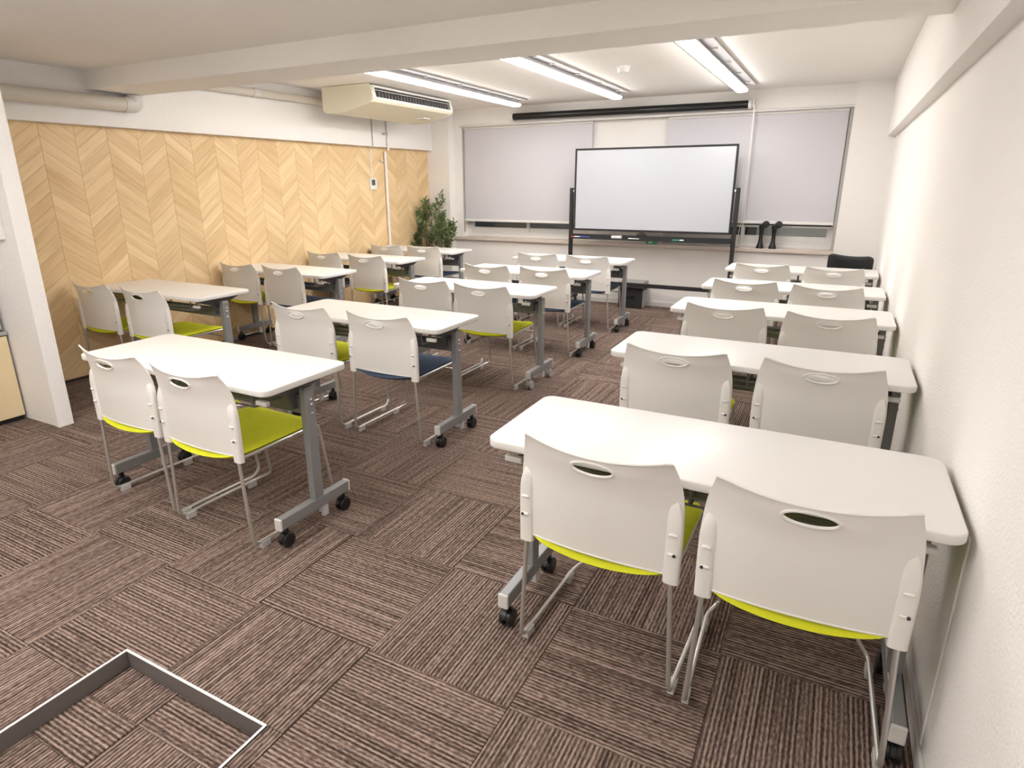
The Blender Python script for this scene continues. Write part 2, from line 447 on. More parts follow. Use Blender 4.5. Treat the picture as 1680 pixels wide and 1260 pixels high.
for (ya, za, up, q, fullp) in planks[298:]: plank_bm(q, (0, 0), SLOPE if up else -SLOPE, bm, XL-.001)
me = bpy.data.meshes.new('plank_field'); bm.to_mesh(me); bm.free(); me.materials.append(MT['oak_stuff'])
o = bpy.data.objects.new('plank_field', me); COL.objects.link(o); o.parent = WL; o['kind'] = 'stuff'
# partition wall at the left edge of the picture
pw = MB(); pw.box(XL, -2.462, .612, .690, 0, ZN, 0.002, 1)
struct(pw.build('wall_partition', 'wall'))
pc = MB(); pc.box(-2.458, -2.43, .607, .695, 0, ZN, 0.0025, 2); pc.build('end_board', 'wall', bpy.data.objects['wall_partition'])
MB().box(-2.466, -2.456, .614, .688, 0, ZN).build('shadow_gap', 'grey', bpy.data.objects['wall_partition'])

# ------------------------------------------------------------------ windows, outside
def window(n, x0, x1, z0, z1, mull, transom=None):
    wf = MB(); Y0, Y1 = 6.28, 6.345
    wf.box(x0, x0+.05, Y0, Y1, z0, z1, .003, 1); wf.box(x1-.05, x1, Y0, Y1, z0, z1, .003, 1)
    wf.box(x0+.05, x1-.05, Y0, Y1, z0, z0+.045, .003, 1); wf.box(x0+.05, x1-.05, Y0, Y1, z1-.04, z1, .003, 1)
    wf.box(x0+.05, x1-.05, Y0+.012, Y1-.01, z0+.045, z0+.07, .003, 1)
    root = struct(wf.build('window_%d' % n, 'frame'))
    parts = [(x0+.05, mull+.02), (mull-.02, x1-.05)]
    for k, (a, b) in enumerate(parts):
        ya = Y0+.016+.016*k
        sh = MB(); sh.box(a, a+.04, ya, ya+.018, z0+.07, z1-.04, .002, 1); sh.box(b-.04, b, ya, ya+.018, z0+.07, z1-.04, .002, 1)
        sh.box(a+.04, b-.04, ya, ya+.018, z0+.07, z0+.125, .002, 1); sh.box(a+.04, b-.04, ya, ya+.018, z1-.08, z1-.04, .002, 1)
        s = sh.build('sash', 'frame', root)
        MB().box(a+.038, b-.038, ya+.007, ya+.011, z0+.123, z1-.078).build('pane', 'glass', s)
    if transom:
        MB().box(x0, x1, Y0-.022, Y0, transom, transom+.022, .003, 1).build('transom_bar', 'white', root)
        MB().box(x0+.05, x1-.05, Y0-.004, Y0, transom+.022, transom+.05, .001, 1).build('gap_shade_strip', 'matblack', root)  # black strip put in as the shade of the gap under the blind
    return root
window(1, -2.872, -1.10, .738, 2.145, -1.97)
window(2, -.185, 1.63, .738, 2.145, .70, .955)
ob = MB(); ob.box(-6, 6, 8.6, 8.9, -1, 5)
ob = ob.build('building', 'concrete'); tag(ob, 'grey concrete building outside beyond the dark windows', 'building')
for (x0, x1, z0, z1) in ((-4.6, -3.6, .55, .66), (-3.3, -2.5, .5, .64), (1.25, 1.62, .62, .70), (1.95, 2.3, .6, .7), (-.4, .6, .4, .9)):
    MB().box(x0, x1, 8.57, 8.60, z0, z1, .005, 1).build('opening', 'matblack', ob)
ld = bpy.data.lights.new('outside_fill', 'POINT'); ld.energy = 60; ld.color = (1, .92, .8); ld.shadow_soft_size = .15  # unseen fill light, added to brighten the building outside
lo = bpy.data.objects.new('outside_fill', ld); COL.objects.link(lo); lo.location = (2.6, 7.4, 2.6)

# ------------------------------------------------------------------ blinds
def blind(x0, x1, zb, label, seed):
    rnd = random.Random(seed); bm = bmesh.new(); nx, nz = 46, 26
    ph = [rnd.uniform(0, 6) for _ in range(4)]
    def yy(u, v):   # u across, v from top 0 to bottom 1
        return (.003*math.sin(5*u*math.pi+ph[0])*v + .004*math.sin((9*u+3*v)*1.6+ph[1])*v*v + .003*math.sin((7*u-5*v)*1.9+ph[2])*v*v)
    V = []
    for s in (0, 1):
        G = [[bm.verts.new((x0+(x1-x0)*i/nx, 6.185+yy(i/nx, j/nz)+s*.0015, 2.125-(2.125-zb)*j/nz)) for j in range(nz+1)] for i in range(nx+1)]
        V.append(G)
        for i in range(nx):
            for j in range(nz):
                f = (G[i][j], G[i+1][j], G[i+1][j+1], G[i][j+1]); bm.faces.new(f if s else tuple(reversed(f)))
    m = MB(); m.bm.free(); m.bm = bm
    root = empty('roller_blind', ((x0+x1)/2, 6.185, zb))
    def rel(o): o.location = (-(x0+x1)/2, -6.185, -zb); return o
    rel(m.build('blind_fabric', 'blind', root, smooth=True))
    rel(MB().tube([(x0, 6.19, 2.118), (x1, 6.19, 2.118)], .021, 12).build('roller_tube', 'frame', root, smooth=True))
    rel(rbox(x0-.004, x1+.004, 6.172, 6.198, zb-.026, zb+.002, .004).build('bottom_rail', 'white', root))
    tag(root, label, 'blind', 'roller blinds in the window wall')
    return root
blind(-2.855, -1.078, .968, 'closed pale grey roller blind at left, near the plant', 1)
blind(-.185, 1.592, 1.022, 'closed pale grey roller blind at right, above the two black stands', 2)
# guide rail and dark gap beside the right blind
struct(MB().box(1.600, 1.628, 6.16, 6.19, .738, 2.125, .002, 1).build('trim_9', 'lamprim'))
struct(MB().box(-2.870, -2.858, 6.16, 6.19, .80, 2.125, .002, 1).build('trim_10', 'lamprim'))

# ------------------------------------------------------------------ ceiling lights
def ceiling_light(x, y0, y1, zc, glow, label):
    r = empty('ceiling_light', (x, y0, zc))
    L = y1-y0
    h = MB(); h.box(-.112, .112, 0, L, -.012, -.0005, .002, 1); h.box(-.035, .035, .02, L-.02, -.040, -.012, .004, 1)
    h.build('housing', 'lampshell', r)
    for s in (-1, 1): MB().box(s*.112, s*.132, -.004, L+.004, -.016, -.0005, .002, 1).build('rim', 'lamprim', r)
    b_ = MB(); b_.box(-.054, .054, .012, L-.012, -.052, -.040); b_.build('body', 'white', r)
    d = MB(); prof = [(-.055, -.052), (-.053, -.062), (-.046, -.071), (-.03, -.076), (.03, -.076), (.046, -.071), (.053, -.062), (.055, -.052)]
    d.prism(prof, 1, .012, L-.012); d.build('diffuser', glow, r)
    for yy in (0.0, L-.012):
        MB().prism([(p[0]*1.03, p[1]) for p in prof], 1, yy, yy+.012).build('end_cap', 'white', r)
    for k in range(6):
        yy = .25+k*(L-.5)/5
        for s in (-1, 1): MB().box(s*.058, s*.100, yy, yy+.012, -.026, -.012, .002, 1).build('clip', 'lamprim', r)
    tag(r, label, 'ceiling light', 'strip ceiling lights')
ceiling_light(-1.80, 2.30, 5.63, ZC, 'glow_far', 'long white strip ceiling light on the left, beside the air conditioner')
ceiling_light(-.595, 2.30, 5.58, ZC, 'glow_far', 'long white strip ceiling light in the middle of the three')
ceiling_light(.635, 2.30, 5.68, ZC, 'glow_far', 'long white strip ceiling light on the right, above the whiteboard side')
ceiling_light(-1.80, -2.3, .28, ZN, 'glow_near_left', 'strip light of the near ceiling bay, on the left, outside the picture')
ceiling_light(-.58, -2.3, .55, ZN, 'glow_near_middle', 'strip light of the near ceiling bay, in the middle, outside the picture')
ceiling_light(.635, -2.3, .55, ZN, 'glow_near_right', 'strip light of the near ceiling bay, on the right, outside the picture')
sd = MB(); sd.lathe([(.052, -.0005), (.052, -.014), (.048, -.018), (.046, -.036), (.040, -.046), (.022, -.050), (.0, -.051)], n=24)
sd = sd.build('smoke_detector', 'white', None, smooth=True, loc=(-.09, 4.17, ZC)); tag(sd, 'small round white smoke detector on the ceiling between two strip lights', 'smoke detector')

# ------------------------------------------------------------------ air conditioner
ac = empty('air_conditioner', (-2.715, 4.5, ZC-.001)); AY0, AY1 = 3.79, 5.20
def acl(o): o.location = (2.715, -4.5, -(ZC-.001)); return o
prof = [(-3.03, 2.335), (-3.03, 2.140), (-3.018, 2.115), (-2.98, 2.103), (-2.74, 2.103), (-2.50, 2.160), (-2.425, 2.180), (-2.405, 2.200), (-2.405, 2.215), (-2.47, 2.215), (-2.47, 2.310), (-2.43, 2.310), (-2.44, 2.328), (-2.475, 2.335)]
b = MB(); b.prism(prof, 1, AY0+.02, AY1-.02); acl(b.build('body', 'cream', ac))
ep = [(-3.034, 2.342), (-3.034, 2.140), (-3.022, 2.112), (-2.98, 2.098), (-2.74, 2.098), (-2.50, 2.154), (-2.425, 2.174), (-2.398, 2.198), (-2.398, 2.225), (-2.424, 2.322), (-2.46, 2.342)]
for y0, y1 in ((AY0, AY0+.022), (AY1-.022, AY1)):
    acl(MB().prism(ep, 1, y0, y1, .004, 2).build('side_panel', 'cream', ac))
acl(MB().box(-2.468, -2.462, AY0+.03, AY1-.03, 2.216, 2.309).build('vent_back', 'vent', ac))
fr = MB(); 
fr.prism([(-2.405, 2.205), (-2.392, 2.205), (-2.396, 2.222), (-2.409, 2.222)], 1, AY0+.02, AY1-.02)
fr.prism([(-2.428, 2.306), (-2.415, 2.306), (-2.421, 2.326), (-2.434, 2.326)], 1, AY0+.02, AY1-.02)
for y in (AY0+.02, AY1-.045): fr.prism([(-2.409, 2.205), (-2.392, 2.205), (-2.418, 2.326), (-2.434, 2.326)], 1, y, y+.025)
acl(fr.build('outlet_frame', 'white', ac))
acl(MB().box(-2.43, -2.418, AY0+.045, AY1-.045, 2.284, 2.290, .001, 1).build('flap', 'cap', ac))
for k in range(26):
    y = AY0+.075+k*(AY1-AY0-.15)/25
    v = MB(); v.prism([(-2.46, 2.222), (-2.415, 2.222), (-2.422, 2.278), (-2.46, 2.278)], 1, y-.0035, y+.0035)
    acl(v.build('vane', 'vane', ac))
acl(MB().box(-2.66, -2.56, AY1-.35, AY1-.22, 2.118, 2.131, .002, 1).build('nameplate', 'cap', ac))
tag(ac, 'cream ceiling-hung air conditioner with dark slatted outlet', 'air conditioner')

# ------------------------------------------------------------------ pipes and controller on the left wall
SX = -3.262
p = MB(); p.tube(fillet([(SX+.056, YF+.02, 1.999), (SX+.056, 1.90, 2.008)], .01), .050, 16)
pp = empty('drain_pipe', (SX+.056, 1.5, 2.0))
def rel(o, e): o.location = -Vector(e.location); return o
rel(p.build('pipe', 'pipe', pp, smooth=True), pp)
e_ = MB(); e_.tube(fillet([(SX+.056, 1.86, 2.008), (SX+.056, 1.955, 2.009), (SX+.056, 1.955, 2.079)], .05, 8), .055, 16)
rel(e_.build('elbow', 'cap', pp, smooth=True), pp)
tag(pp, 'thick cream pipe with an elbow end under the ceiling beam at upper left', 'pipe')
pf = empty('duct_pipe', (SX+.042, 3.2, 2.235))
rel(MB().tube([(SX+.042, 2.14, 2.225), (SX+.042, 4.6, 2.243)], .036, 14).build('pipe', 'pipe', pf, smooth=True), pf)
rel(MB().tube([(SX+.042, 3.10, 2.2322), (SX+.042, 3.17, 2.2327)], .040, 14).build('coupling', 'cap', pf, smooth=True), pf)
tag(pf, 'slim cream pipe running along the left wall to the air conditioner', 'pipe')
vp = empty('drain_hose', (SX+.02, 5.07, 1.9))
rel(MB().tube([(SX+.017, 5.07, 2.16), (SX+.017, 5.07, 2.04), (SX+.019, 5.085, 1.99), (SX+.017, 5.07, 1.94), (SX+.017, 5.075, 1.815)], [.015, .015, .013, .016, .016], 10).build('hose', 'white', vp, smooth=True), vp)
rel(MB().box(SX, SX+.024, 4.99, 5.065, 1.985, 2.005, .002, 1).build('clamp', 'lamprim', vp), vp)
tag(vp, 'short white hose clamped below the air conditioner', 'hose')
vq = empty('wall_pipe', (XL+.02, 5.10, .9))
rel(MB().tube([(XL+.022, 5.10, 1.80), (XL+.022, 5.10, .02)], .0165, 10).build('pipe', 'white', vq, smooth=True), vq)
rel(MB().tube([(XL+.02, 5.085, 1.69), (XL+.02, 5.03, 1.69), (XL+.03, 5.0, 1.70), (XL+.03, 4.985, 1.72)], .006, 8).build('pipe_hook', 'alu', vq, smooth=True), vq)
tag(vq, 'white vertical pipe on the wood chevron wall near the plant', 'pipe')
cc = empty('cable_duct', (SX+.01, 4.80, 2.0))
rel(rbox(SX, SX+.010, 4.796, 4.808, 1.852, 2.20, .002).build('duct', 'lamprim', cc), cc)
tag(cc, 'thin grey cable cover on the white beam under the air conditioner', 'cable cover')
ct = empty('wall_controller', (XL+.002, 4.855, 1.43))
rel(rbox(XL+.002, XL+.020, 4.795, 4.915, 1.365, 1.495, .004).build('casing', 'white', ct), ct)
rel(rbox(XL+.020, XL+.0215, 4.820, 4.885, 1.415, 1.480, .001).build('display', 'lcd', ct), ct)
rel(rbox(XL+.020, XL+.022, 4.865, 4.890, 1.385, 1.393, .001).build('button', 'cap', ct), ct)
rel(rbox(XL+.002, XL+.012, 4.838, 4.852, 1.495, 1.846, .002).build('cable_cover', 'white', ct), ct)
tag(ct, 'white wall controller with grey display and cable cover on the wood wall', 'controller')

# ------------------------------------------------------------------ projector screen roller and cord
ps = empty('projector_screen', (-.69, 6.075, 2.205))
rel(MB().tube([(-2.07, 6.075, 2.213), (.66, 6.075, 2.200)], .040, 18).build('case', 'black', ps, smooth=True), ps)
for x, z in ((-2.085, 2.213), (.672, 2.20)):
    rel(MB().tube([(x-.015, 6.075, z), (x+.015, 6.075, z)], .043, 18).build('end_cap', 'white', ps, smooth=True), ps)
for x in (-2.085, .70):
    rel(rbox(x-.012, x+.012, 6.08, 6.15, 2.17, 2.25, .003).build('bracket', 'white', ps), ps)
cord = [(.715, 6.05, 2.19), (.712, 6.06, 1.6), (.705, 6.065, 1.05), (.68, 6.07, .80), (.688, 6.072, .755), (.705, 6.074, .742), (.722, 6.072, .76), (.728, 6.07, .85), (.727, 6.065, 1.2), (.722, 6.055, 2.0), (.722, 6.05, 2.19)]
rel(MB().tube(fillet(cord, .05, 3), .0035, 6).build('pull_cord', 'white', ps, smooth=True), ps)
tag(ps, 'long black rolled-up projector screen above the whiteboard with a white pull cord', 'projector screen')

# ------------------------------------------------------------------ whiteboard on its stand
WX0, WX1, WY = -1.155, .635, 5.86
wbd = empty('whiteboard', (-.26, WY, 0))
wl = lambda o: rel(o, wbd)
wl(MB().box(WX0+.02, WX1-.02, WY-.006, WY+.010, .912, 1.790).build('writing_surface', 'board', wbd))
f = MB()
f.box(WX0, WX1, WY-.012, WY+.016, 1.788, 1.808, .003, 1); f.box(WX0, WX1, WY-.012, WY+.016, .893, .915, .003, 1)
f.box(WX0, WX0+.021, WY-.012, WY+.016, .913, 1.790, .003, 1); f.box(WX1-.021, WX1, WY-.012, WY+.016, .913, 1.790, .003, 1)
wl(f.build('frame', 'matblack', wbd))
for s, x in ((-1, WX0-.035), (1, WX1+.035)):
    wl(rbox(x-.021, x+.021, WY-.015, WY+.025, .09, 1.375, .004).build('post', 'matblack', wbd))
    wl(MB().tube([(x-s*.021, WY+.003, 1.34), (x-s*.036, WY+.003, 1.34)], .014, 12).build('pivot', 'alu', wbd, smooth=True))
    wl(rbox(x-.022, x+.022, WY-.26, WY+.24, .062, .098, .004).build('foot', 'matblack', wbd))
    for yy in (WY-.235, WY+.215):
        c = MB(); c.lathe([(.0, -.011), (.024, -.011), (.027, -.006), (.027, .006), (.024, .011), (.0, .011)], (x, yy, .027), 16, 0)
        c.box(x-.006, x+.006, yy-.008, yy+.008, .03, .063)
        wl(c.build('caster', 'black', wbd, smooth=True))
t = MB(); t.prism([(WY-.10, .800), (WY-.016, .800), (WY-.016, .853), (WY-.024, .853), (WY-.024, .810), (WY-.094, .810), (WY-.094, .820), (WY-.10, .820)], 0, WX0-.014, WX1+.014)
wl(t.build('pen_tray', 'matblack', wbd))
kn = MB(); kn.prism([(-.320+.055*math.cos(math.pi*k/10), .848+.043*math.sin(math.pi*k/10)) for k in range(11)], 1, WY-.03, WY-.016, .002)
wl(kn.build('lock_knob', 'matblack', wbd))
wl(rbox(WX0-.014, WX1+.014, WY-.012, WY+.018, .262, .306, .004).build('base_bar', 'matblack', wbd))
tag(wbd, 'large mobile whiteboard with black frame and stand in front of the windows', 'whiteboard')
TZ = .8105
def marker(x, y, a, body, cap, label):
    r = empty('marker', (x, y, TZ+.009), a)
    MB().tube([(-.06, 0, 0), (.028, 0, 0)], .0088, 10).build('barrel', body, r, smooth=True)
    MB().tube([(.024, 0, 0), (.064, 0, 0)], [.0095, .0085], 10).build('cap', cap, r, smooth=True)
    tag(r, label, 'marker', 'pens on the whiteboard tray')
marker(-1.09, 5.79, math.pi+.05, 'white', 'red', 'red-capped marker at the left end of the whiteboard tray')
marker(-.985, 5.785, .02, 'blue', 'blue', 'blue marker on the whiteboard tray, next to the red one')
marker(-.39, 5.775, math.pi-.06, 'cap', 'white', 'white marker in the middle of the whiteboard tray under the knob')
marker(.10, 5.785, .05, 'green', 'white', 'green marker with white cap on the right of the whiteboard tray')
er = empty('eraser', (-.60, 5.80, TZ)); rbox(-.06, .06, -.022, .022, .012, .036, .006).build('grip', 'white', er); rbox(-.058, .058, -.021, .021, 0, .012, .002).build('felt', 'cap', er)
tag(er, 'white board eraser on the whiteboard tray, left of the white marker', 'eraser')

# things on the sill and the floor by the window wall
gb = empty('green_box', (-.275, 6.138, .738))
rbox(-.062, .062, -.03, .03, 0, .062, .004).build('tin', 'green', gb); rbox(-.036, .012, -.0315, -.03, .012, .050, .0003).build('label_patch', 'mint', gb)
tag(gb, 'small green box on the window sill, seen below the whiteboard tray', 'box')
def black_stand(x, y, label):
    r = empty('desk_stand', (x, y, .738))
    m = MB(); m.lathe([(.0, 0), (.040, 0), (.040, .010), (.036, .028), (.027, .052), (.021, .085), (.020, .14), (.024, .19), (.030, .22), (.030, .245), (.0, .258)], n=18)
    m.build('column', 'black', r, smooth=True)
    h = MB(); h.lathe([(.0, -.014), (.030, -.014), (.038, -.006), (.038, .006), (.030, .014), (.0, .014)], (0, 0, 0), 20, 1)
    ho = h.build('round_head', 'black', r, smooth=True); ho.location = (.037, -.004, .255); ho.rotation_euler = (0, 0, .45)
    MB().tube([(-.005, 0, .225), (.02, 0, .25), (.04, 0, .255)], .022, 10).build('neck', 'black', r, smooth=True)
    tag(r, label, 'stand', 'black stands on the window sill')
black_stand(.912, 6.148, 'glossy black stand with round head on the sill, left one of two')
black_stand(1.040, 6.148, 'glossy black stand with round head on the sill, right one of two')
bx = empty('storage_box', (-.43, 6.0, 0))
b = MB(); b.box(-.145, .145, -.10, .11, .0, .245, .006, 2); b.build('body', 'matblack', bx)
b = MB(); b.box(-.152, .152, -.107, .117, .245, .312, .005, 2); b.build('lid', 'grey', bx)
b = MB(); b.box(-.05, .05, -.109, -.10, .12, .15, .003, 1); b.build('handle', 'black', bx)
b = MB(); b.box(.1445, .150, -.095, .105, .01, .21, .002, 1); b.build('side_panel', 'grey', bx)
tag(bx, 'black storage box with grey lid on the floor by the window wall', 'box')

# black office chair behind the last table of the right column (only the top of its back is in view)
oc = empty('office_chair', (1.79, 5.62, 0))
bm = bmesh.new(); nx, nz = 16, 10
def obk(u, v, s):
    a, c = 2*u-1, 2*v-1
    x = .195*a*(1-.06*c**6*a**6); z = .60+.165*v - (.022*(1-a*a) if v > .5 else 0)*(2*v-1) + (.008*(-a) if v > .6 else 0)
    z = z if abs(a) < .8 else z-(abs(a)-.8)*.10*(c if c > 0 else 0)
    m8 = max(abs(a), abs(c))**6
    return Vector((x, .02*a*a*-1+.03 + s*.032*math.sqrt(max(0, 1-m8)), z))
for s in (-1, 1):
    G = [[bm.verts.new(obk(i/nx, j/nz, s)) for j in range(nz+1)] for i in range(nx+1)]
    for i in range(nx):
        for j in range(nz): bm.faces.new((G[i][j], G[i+1][j], G[i+1][j+1], G[i][j+1]))
bmesh.ops.remove_doubles(bm, verts=bm.verts, dist=.0005)
m = MB(); m.bm.free(); m.bm = bm; m.build('backrest', 'leather', oc, smooth=True)
m = MB(); m.prism(rounded_rect(-.18, .18, -.36, -.02, .05), 2, .40, .455, .014, 3); m.build('seat', 'leather', oc, smooth=True)
MB().tube(fillet([(0, -.1, .39), (0, .07, .39), (0, .08, .66)], .05), .014, 10).build('back_bar', 'matblack', oc, smooth=True)
MB().tube([(0, -.19, .07), (0, -.19, .40)], .022, 14).build('gas_column', 'black', oc, smooth=True)
for k in range(5):
    a = .3+k*2*math.pi/5; ex, ey = .19*math.cos(a), -.19+.19*math.sin(a)
    MB().tube([(0, -.19, .085), (ex, ey, .06)], [.02, .014], 8).build('base_arm', 'black', oc, smooth=True)
    c = MB(); c.lathe([(.0, -.016), (.022, -.016), (.025, -.008), (.025, .008), (.022, .016), (.0, .016)], (ex, ey, .025), 14, 0); c.box(ex-.006, ex+.006, ey-.006, ey+.006, .03, .06)
    c.build('caster', 'black', oc, smooth=True)
tag(oc, 'black padded office chair back showing behind the farthest right table', 'chair')

# ------------------------------------------------------------------ plant in the corner
pl = empty('potted_plant', (-3.06, 5.74, 0))
m = MB(); m.lathe([(.0, 0), (.105, 0), (.115, .02), (.14, .26), (.148, .27), (.148, .295), (.135, .295), (.13, .27), (.0, .268)], n=28); m.build('pot', 'pot', pl, smooth=True)
MB().lathe([(.0, .262), (.129, .262), (.125, .274), (.06, .280), (.0, .281)], n=20).build('soil', 'soil', pl, smooth=True)
rnd = random.Random(21); st = MB(); lf = bmesh.new(); tips = []
def branch(p, d, ln, r, depth):
    pts = [p.copy()]; q = p.copy(); dd = d.copy(); n = 6
    for k in range(n):
        dd = (dd+Vector((rnd.uniform(-.16, .16), rnd.uniform(-.16, .16), rnd.uniform(-.02, .14)))).normalized()
        q = q+dd*(ln/n); 
        q.x = max(q.x, -.245); q.y = min(q.y, .265)
        pts.append(q.copy())
        if depth < 2 and k >= (2 if depth == 0 else 1) and rnd.random() < (.95 if depth == 0 else .6):
            a = rnd.uniform(0, 6.28); sd_ = Vector((math.cos(a), math.sin(a), rnd.uniform(.35, .9))).normalized()
            branch(q, (dd*.35+sd_*.8).normalized(), ln*(.36 if depth == 0 else .5)*rnd.uniform(.7, 1.1), r*.5, depth+1)
        if depth >= 1 or k >= 3: tips.append((q.copy(), dd.copy()))
    st.tube(pts, [r*(1-.75*i/n) for i in range(n+1)], 6)
for (x, y, dx, dy, L) in ((-.05, .0, -.22, -.04, .74), (-.03, -.03, -.05, -.12, .86), (.02, .0, .08, -.10, .84), (.05, .0, .28, -.05, .76), (.06, -.02, .42, -.10, .62), (-.02, .02, -.34, -.12, .58)):
    branch(Vector((x, y, .27)), Vector((dx, dy, 1)).normalized(), L*.92, .012, 0)
st.build('stem', 'bark', pl, smooth=True)
def leaf(p, d, L, W):
    side = d.cross(Vector((rnd.uniform(-1, 1), rnd.uniform(-1, 1), rnd.uniform(-1, 1)))).normalized(); up = side.cross(d)
    v = [p, p+d*L*.35+side*W+up*.002, p+d*L*.7+side*W*.75, p+d*L, p+d*L*.7-side*W*.75, p+d*L*.35-side*W+up*.002]
    mid = [p+d*L*.35-up*.003, p+d*L*.7-up*.002]
    vs = [lf.verts.new(a) for a in v]; ms = [lf.verts.new(a) for a in mid]
    for fidx in ((vs[0], vs[1], ms[0]), (vs[1], vs[2], ms[1], ms[0]), (vs[2], vs[3], ms[1]), (vs[3], vs[4], ms[1]), (vs[4], vs[5], ms[0], ms[1]), (vs[5], vs[0], ms[0])): lf.faces.new(fidx)
for (q, dd) in tips:
    for k in range(3):
        a = rnd.uniform(0, 6.28); s = Vector((math.cos(a), math.sin(a), rnd.uniform(-.2, .9))).normalized()
        d = (dd*.5+s).normalized(); L = rnd.uniform(.050, .085)
        e = q+d*L
        if e.x < -.26 or e.y > .275: d.x = abs(d.x); d.y = -abs(d.y)
        leaf(q-dd*rnd.uniform(0, .06), d, L, L*.15)
m = MB(); m.bm.free(); m.bm = lf; fo = m.build('foliage', 'leaf', pl, smooth=False); fo['kind'] = 'stuff'
tag(pl, 'bushy green olive-leaved plant in the far left corner', 'plant')

# ------------------------------------------------------------------ low unit and wall panel by the partition
cu = empty('kitchen_unit', (-2.98, .3, 0))
cl = lambda o: rel(o, cu)
cl(MB().box(XL+.005, -2.80, .02, .590, 0.0, .03).build('plinth', 'matblack', cu))
cl(MB().box(XL+.005, -2.80, .0, .600, .03, .552, .003, 1).build('carcass', 'grey', cu))
for y0, y1 in ((.0, .597), ): cl(rbox(-2.80, -2.782, y0, y1, .032, .545, .002).build('door', 'creamdoor', cu))
cl(rbox(XL+.005, -2.776, -.01, .604, .553, .572, .002).build('worktop', 'grey', cu))
tag(cu, 'low cream-fronted unit with grey top beside the partition at left edge', 'cabinet')
us = empty('appliance', (-2.98, .3, .573))
ul = lambda o: rel(o, us)
ul(rbox(-3.25, -2.80, .10, .590, .583, .86, .004).build('casing', 'cap', us)); ul(rbox(-2.80, -2.79, .11, .58, .59, .85, .003).build('door', 'grey', us))
for yy in (.14, .55): ul(MB().box(-3.2, -2.85, yy-.02, yy+.02, .573, .584).build('foot', 'black', us))
tag(us, 'light grey boxy appliance on the cream unit at the left edge', 'appliance')
wp = empty('wall_panel', (-2.70, .60, 1.3))
rel(rbox(-2.86, -2.548, .578, .611, 1.135, 1.50, .004).build('casing', 'white', wp), wp)
rel(rbox(-2.84, -2.57, .574, .579, 1.155, 1.48, .002).build('cover', 'white', wp), wp)
tag(wp, 'white wall-mounted panel on the partition at left edge', 'wall panel')

# ================================================================== TABLES
TW, TD, TH = 1.20, .460, .693
def make_table():
    r = empty('folding_table')
    m = MB(); m.prism(rounded_rect(-TW/2, TW/2, 0, TD, .042, 8), 2, TH-.027, TH, .005, 3); m.build('tabletop', 'top', r, smooth=True)
    m = MB(); m.box(-TW/2+.08, TW/2-.08, .16, .30, TH-.038, TH-.0292); m.box(-TW/2+.07, TW/2-.07, .238, .262, .515, .582, .003, 1)
    m.build('crossbeam', 'beam_grey', r)
    for s in (-1, 1):
        X = s*(TW/2-.0445)
        m = MB(); m.box(X-.017, X+.017, .222, .274, .135, .628, .004, 2); m.box(X-.016, X+.016, .224, .272, .628, .636, .003, 2)
        po = m.build('post', 'leg', r)
        for z in (.582, .560, .522):
            b = MB(); b.lathe([(.0, 0), (.0075, 0), (.0068, .004), (.003, .006), (.0, .006)], (0, 0, 0), 10, 0)
            bo = b.build('bolt', 'bolt', po, smooth=True); bo.location = (X+s*.017, .250, z)
            if s < 0: bo.rotation_euler = (0, 0, math.pi)
        ft = rbox(X-.0175, X+.0175, .032, .428, .086, .136, .004).build('foot', 'leg', r)
        for y0, y1 in ((.024, .034), (.426, .436)): rbox(X-.0185, X+.0185, y0, y1, .0845, .1375, .004).build('end_cap', 'cap', ft)
        for yy in (.062, .400):
            c = MB()
            for q in (-1, 1): c.lathe([(.0, -.009), (.027, -.009), (.031, -.005), (.031, .005), (.027, .009), (.0, .009)], (X+q*.0125, yy, .031), 18, 0)
            hood = [(yy+.034*math.cos(t), .031+.033*math.sin(t)) for t in [math.radians(a) for a in range(20, 171, 15)]]
            hood = hood+[(yy-.020, .036), (yy, .040), (yy+.020, .036)]
            c.prism(hood, 0, X-.006, X+.006); c.box(X-.008, X+.008, yy-.008, yy+.008, .055, .087)
            c.build('caster', 'black', r, smooth=True)
        rbox(X-.008, X+.010, .270, .300, .030, .086, .002).build('stopper', 'glide', r)
        # hinge bracket under the top
        XB = s*(TW/2-.098)
        m = MB(); m.prism([(.055, TH-.030), (.055, TH-.043), (.19, .605), (.215, .54), (.285, .54), (.30, .605), (.425, TH-.043), (.425, TH-.030)], 0, XB-.006, XB+.006, .001, 1)
        m.box(XB-s*.0-.02, XB+.02, .06, .42, TH-.034, TH-.0292); m.build('bracket', 'dark_leg', r)
        MB().tube([(XB+s*.006, .25, .59), (X-s*.016, .25, .59)], .016, 12).build('hinge_pin', 'dark_leg', r, smooth=True)
        rbox(s*(TW/2-.075)-.030, s*(TW/2-.075)+.030, .040, .062, .612, .632, .005).build('release_grip', 'cap', r)
        MB().tube([(s*(TW/2-.075), .052, .622), (s*(TW/2-.105), .075, .640), (s*(TW/2-.105), .24, .640)], .005, 6).build('release_rod', 'dark_leg', r, smooth=True)
    m = MB()
    for y in (.075, .115, .155, .195): m.tube([(-TW/2+.15, y, .585), (TW/2-.15, y, .585)], .0042, 6)
    for s in (-1, 1):
        x = s*(TW/2-.15)
        m.tube(fillet([(x, .062, .655), (x, .062, .585), (x, .225, .585), (x, .225, .655)], .03, 4), .0048, 6)
    m.tube(fillet([(0, .062, .655), (0, .062, .583), (0, .225, .583), (0, .225, .655)], .03, 4), .0045, 6)
    m.tube([(-TW/2+.15, .062, .615), (TW/2-.15, .062, .615)], .0042, 6)
    m.build('wire_shelf', 'beam_grey', r, smooth=True)
    return r
